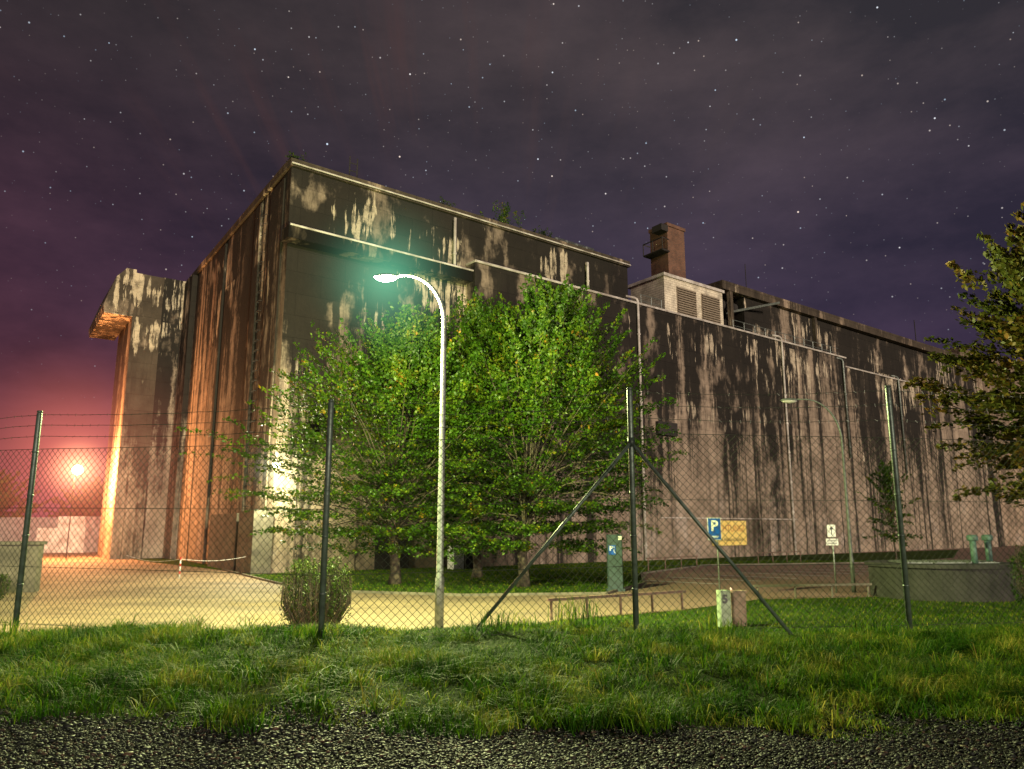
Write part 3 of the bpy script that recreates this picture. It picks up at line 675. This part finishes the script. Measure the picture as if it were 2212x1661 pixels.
# ------------------------------------------------------------ street furniture
def rail(p,q,z0,hh,np_,label,mt,group='low wooden rails by the parking bays'):
    p=Vector(p);q=Vector(q); d=q-p; a=math.atan2(d.y,d.x); Rl=empty('low_rail',(p.x,p.y,z0),label,'barrier',group)
    g=Geo(); m_=(p+q)/2; g.box((m_.x,m_.y,z0+hh),(d.length+.3,.09,.07),a,.02); g.obj('top_beam',mt,Rl)
    for k in range(np_):
        u=p+d*(k/(np_-1)); g=Geo(); g.box((u.x,u.y,z0+hh/2-.035),(.06,.06,hh-.0),a,.012); g.obj('rail_post',mt,Rl)
rail((1.0,20.2),(4.9,22.8),0,.5,5,'low weathered wooden rail along the road edge',M_wood)
rail((7.3,42),(10.7,45.4),0,.7,4,'low wooden rail on the lawn by the bays',M_wood)
rail((16.1,51.2),(19.9,54),0,.7,4,'low wooden rail near the bunker wall',M_wood)
rail((8.1,26.),(12.1,26.8),0,.42,4,'dark low wooden rail at the lawn edge',M_dplain)
K=empty('parking_info_pillar',(3.83,29.2,0),'tall dark blue-green metal parking pillar with blue sign','pillar')
g=Geo(); g.box((3.83,29.2,1.03),(.56,.32,2.06),0,.03).box((3.83,29.2,.05),(.66,.42,.1),0); g.obj('cabinet',M_grey,K)
g=Geo(); g.box((3.72,29.03,1.5),(.26,.012,.34)); g.obj('blue_panel',M_blue,K)
text('P',.24,(3.68,29.02,1.55),(1,0,0),(0,0,1),M_white,K,bold=.006)
g=Geo(); g.tube([(3.79,29.018,1.55),(3.79,29.018,1.45),(3.83,29.018,1.38)],.012,5).ellipsoid((3.79,29.018,1.6),(.02,.006,.02),8,6); g.obj('wheelchair_symbol',M_white,K)
g=Geo(); g.box((4.02,29.03,1.93),(.13,.012,.14)); g.obj('number_panel',M_white,K)
text('11',.13,(4.02,29.02,1.93),(1,0,0),(0,0,1),M_black,K)
S=empty('parking_sign',(7.04,26.9,0),'blue parking sign with white P on a steel pole','sign')
g=Geo(); g.tube([(7.1,26.95,0),(7.1,26.95,2.62)],.032,8); g.obj('pole',M_steel,S,True)
g=Geo(); g.box((7.0,26.9,2.27),(.46,.02,.76),0); g.obj('backing_plate',M_white,S)
g=Geo(); g.box((7.0,26.887,2.27),(.42,.012,.72),0); g.obj('blue_plate',M_blue,S)
text('P',.5,(7.0,26.877,2.36),(1,0,0),(0,0,1),M_white,S,bold=.014)
g=Geo(); g.box((7.0,26.878,2.02),(.3,.006,.025)).box((7.0,26.878,1.97),(.22,.006,.02)); g.obj('small_print_lines',M_white,S)
def WB(s,z,d): p=W(s,d); return (p[0],p[1],z)
pB=W(37.2,1.1)
S=empty('warning_banner',(pB[0],pB[1],1.0),'yellow warning banner with faded lettering fixed to the bunker wall','sign')
g=Geo(); g.prism([W(34.9,1.06),W(39.4,1.06),W(39.4,1.1),W(34.9,1.1)],.9,2.9); g.obj('yellow_panel',M_yellow,S)
for z in (.9,2.88):
    g=Geo(); g.prism([W(34.87,1.09),W(39.43,1.09),W(39.43,1.13),W(34.87,1.13)],z,z+.04); g.obj('panel_edge',M_wood,S)
text('ACHTUNG!',.76,WB(37.15,2.25,1.11),(R.x,R.y,0),(0,0,1),M_fade,S,bold=.0)
text('Bitte Abstand halten',.42,WB(37.15,1.4,1.11),(R.x,R.y,0),(0,0,1),M_black,S,bold=.0)
S=empty('direction_sign',(11.66,28.4,0),'white arrow sign with small plate on a steel pole','sign')
g=Geo(); g.tube([(11.7,28.45,0),(11.7,28.45,2.45)],.03,8); g.obj('pole',M_steel,S,True)
g=Geo(); g.box((11.66,28.4,2.2),(.3,.02,.44)); g.obj('arrow_plate',M_white,S)
g=Geo(); y=28.385
g.add([(11.645,y,2.05),(11.675,y,2.05),(11.675,y,2.27),(11.645,y,2.27)],[(0,1,2,3)]).add([(11.58,y,2.25),(11.74,y,2.25),(11.66,y,2.37)],[(0,1,2)]); g.obj('arrow',M_black,S)
g=Geo(); g.box((11.66,28.4,1.8),(.44,.02,.24)); g.obj('text_plate',M_white,S)
g=Geo(); 
for z in (1.86,1.80,1.74): g.box((11.66,28.387,z),(.34,.004,.022))
g.obj('small_print_lines',M_black,S)
S=empty('entry_pillar',(4.98,18.6,0),'pale green concrete entry pillar with black figure','pillar')
g=Geo(); g.box((4.98,18.6,.43),(.28,.24,.86),.1,.03); g.obj('pillar_body',M_mint,S)
text('5',.26,(4.98,18.46,.66),(1,.1,0),(0,0,1),M_black,S,bold=.012)
S=empty('entry_pillar',(5.36,18.8,0),'rusty beige entry pillar with small red light','pillar')
g=Geo(); g.box((5.36,18.8,.40),(.34,.26,.80),.1,.03).box((5.36,18.8,.82),(.38,.30,.04),.1,.02); g.obj('pillar_body',M_beige,S)
g=Geo(); g.ellipsoid((5.22,18.8,.87),(.025,.025,.035),10,8); g.obj('red_light',emis('red_signal',(1,.02,.01),.8),S,True)
S=empty('electrical_cabinet',(-2.9,45,0),'small white cabinet with open dark door by wall','cabinet')
g=Geo(); g.box((-3.2,44.5,.65),(.7,.7,1.3),.6,.03); g.obj('cabinet_body',M_white,S)
g=Geo(); g.box((-2.45,44.9,.6),(.9,.6,1.2),.6,.02); g.obj('dark_compartment',M_dark,S)
bx_,by_=14.75,27.0
S=empty('concrete_basin',(bx_,by_,0),'low dark round concrete basin with steel grates on top','basin')
def ring(r): return [(bx_+r*1.1*math.cos(a),by_+r*math.sin(a)) for a in np.linspace(0,2*math.pi,40,endpoint=False)]
g=Geo(); g.prism(ring(2.1),0,1.02).prism(ring(2.2),1.02,1.14); g.obj('basin_wall',M_dconc,S)
for k in range(3):
    x0=13.2+k*1.1; g=Geo(); g.box((x0+.3,26.6,1.17),(.95,1.6,.04),-.2)
    for q in range(7): g.box((x0-.1+q*.13,26.6,1.20),(.03,1.6,.03),-.2)
    g.obj('steel_grate',M_steel,S)
for x,y in ((15.3,25.9),(16.1,26.4)):
    S=empty('vent_pipe',(x,y,1.14),'green mushroom-capped vent pipe standing on the basin','vent pipe','vent pipes on the basin')
    g=Geo(); g.tube([(x,y,1.14),(x,y,1.92)],.10,12); g.obj('pipe',M_teal,S,True)
    g=Geo(); g.tube([(x,y,1.88),(x,y,1.9),(x,y,2.04),(x,y,2.08)],[.14,.17,.17,.13],14); g.obj('vent_cap',M_teal,S,True)
S=empty('chain_barrier',(-15.4,36.4,0),'red and white post with white chain to plinth','barrier')
g=Geo(); g.tube([(-15.4,36.4,0),(-15.4,36.4,.95)],.035,8); g.obj('post',M_white,S,True)
for z in (.2,.55,.85):
    g=Geo(); g.tube([(-15.4,36.4,z),(-15.4,36.4,z+.13)],.039,8); g.obj('red_band',M_red,S,True)
for dx,dy,sg,rr in ((2.,3.,.14,.010),(-5.,5.,.2,.009)):
    g=Geo(); g.tube([(-15.4+dx*u,36.4+dy*u,.88-sg*math.sin(math.pi*u)) for u in np.linspace(0,1,12)],rr,5); g.obj('chain',M_white,S)
S=Geo().prism([(-22,27.6),(-17.4,28.7),(-17.5,29.2),(-22,28.2)],0,1.7).prism([(-22,27.5),(-17.3,28.6),(-17.45,29.3),(-22,28.3)],1.7,1.82).obj('low_yard_wall',M_dplain)
tag(S,'low plastered yard wall with flat cap','wall')
g=Geo(); g.prism([(-45.2,74),(-40.6,74),(-40.6,77),(-45.2,77)],0,2.3).prism([(-43.4,74.2),(-40.8,74.2),(-40.8,77),(-43.4,77)],2.3,3.4)
tag(g.obj('loading_ramp',M_trim),'stepped pale concrete loading ramp beside the gate pier','ramp')
tag(Geo().prism([(-90,96),(-43,96),(-43,96.5),(-90,96.5)],0,3.6).obj('boundary_wall',M_plain),'long low concrete boundary wall behind the yard','wall')
# ------------------------------------------------------------ added sun lamp, stands in for unseen street lights behind the camera
sd=bpy.data.lights.new('town_glow_sun','SUN'); sd.energy=3.1; sd.angle=math.radians(8); sd.color=(1,.82,.66)
so=bpy.data.objects.new('town_glow_sun',sd); COL.objects.link(so)
so.rotation_euler=Vector((.42,-.87,.16)).to_track_quat('Z','Y').to_euler()
# ------------------------------------------------------------ camera
cd=bpy.data.cameras.new('camera'); cam=bpy.data.objects.new('camera',cd); COL.objects.link(cam)
cd.sensor_width=36; cd.lens=36*1650/2212; cd.clip_end=3000
cam.location=(0,0,2.3); cam.rotation_euler=(math.pi/2+math.atan(310/1650),0,0)
sc.camera=cam
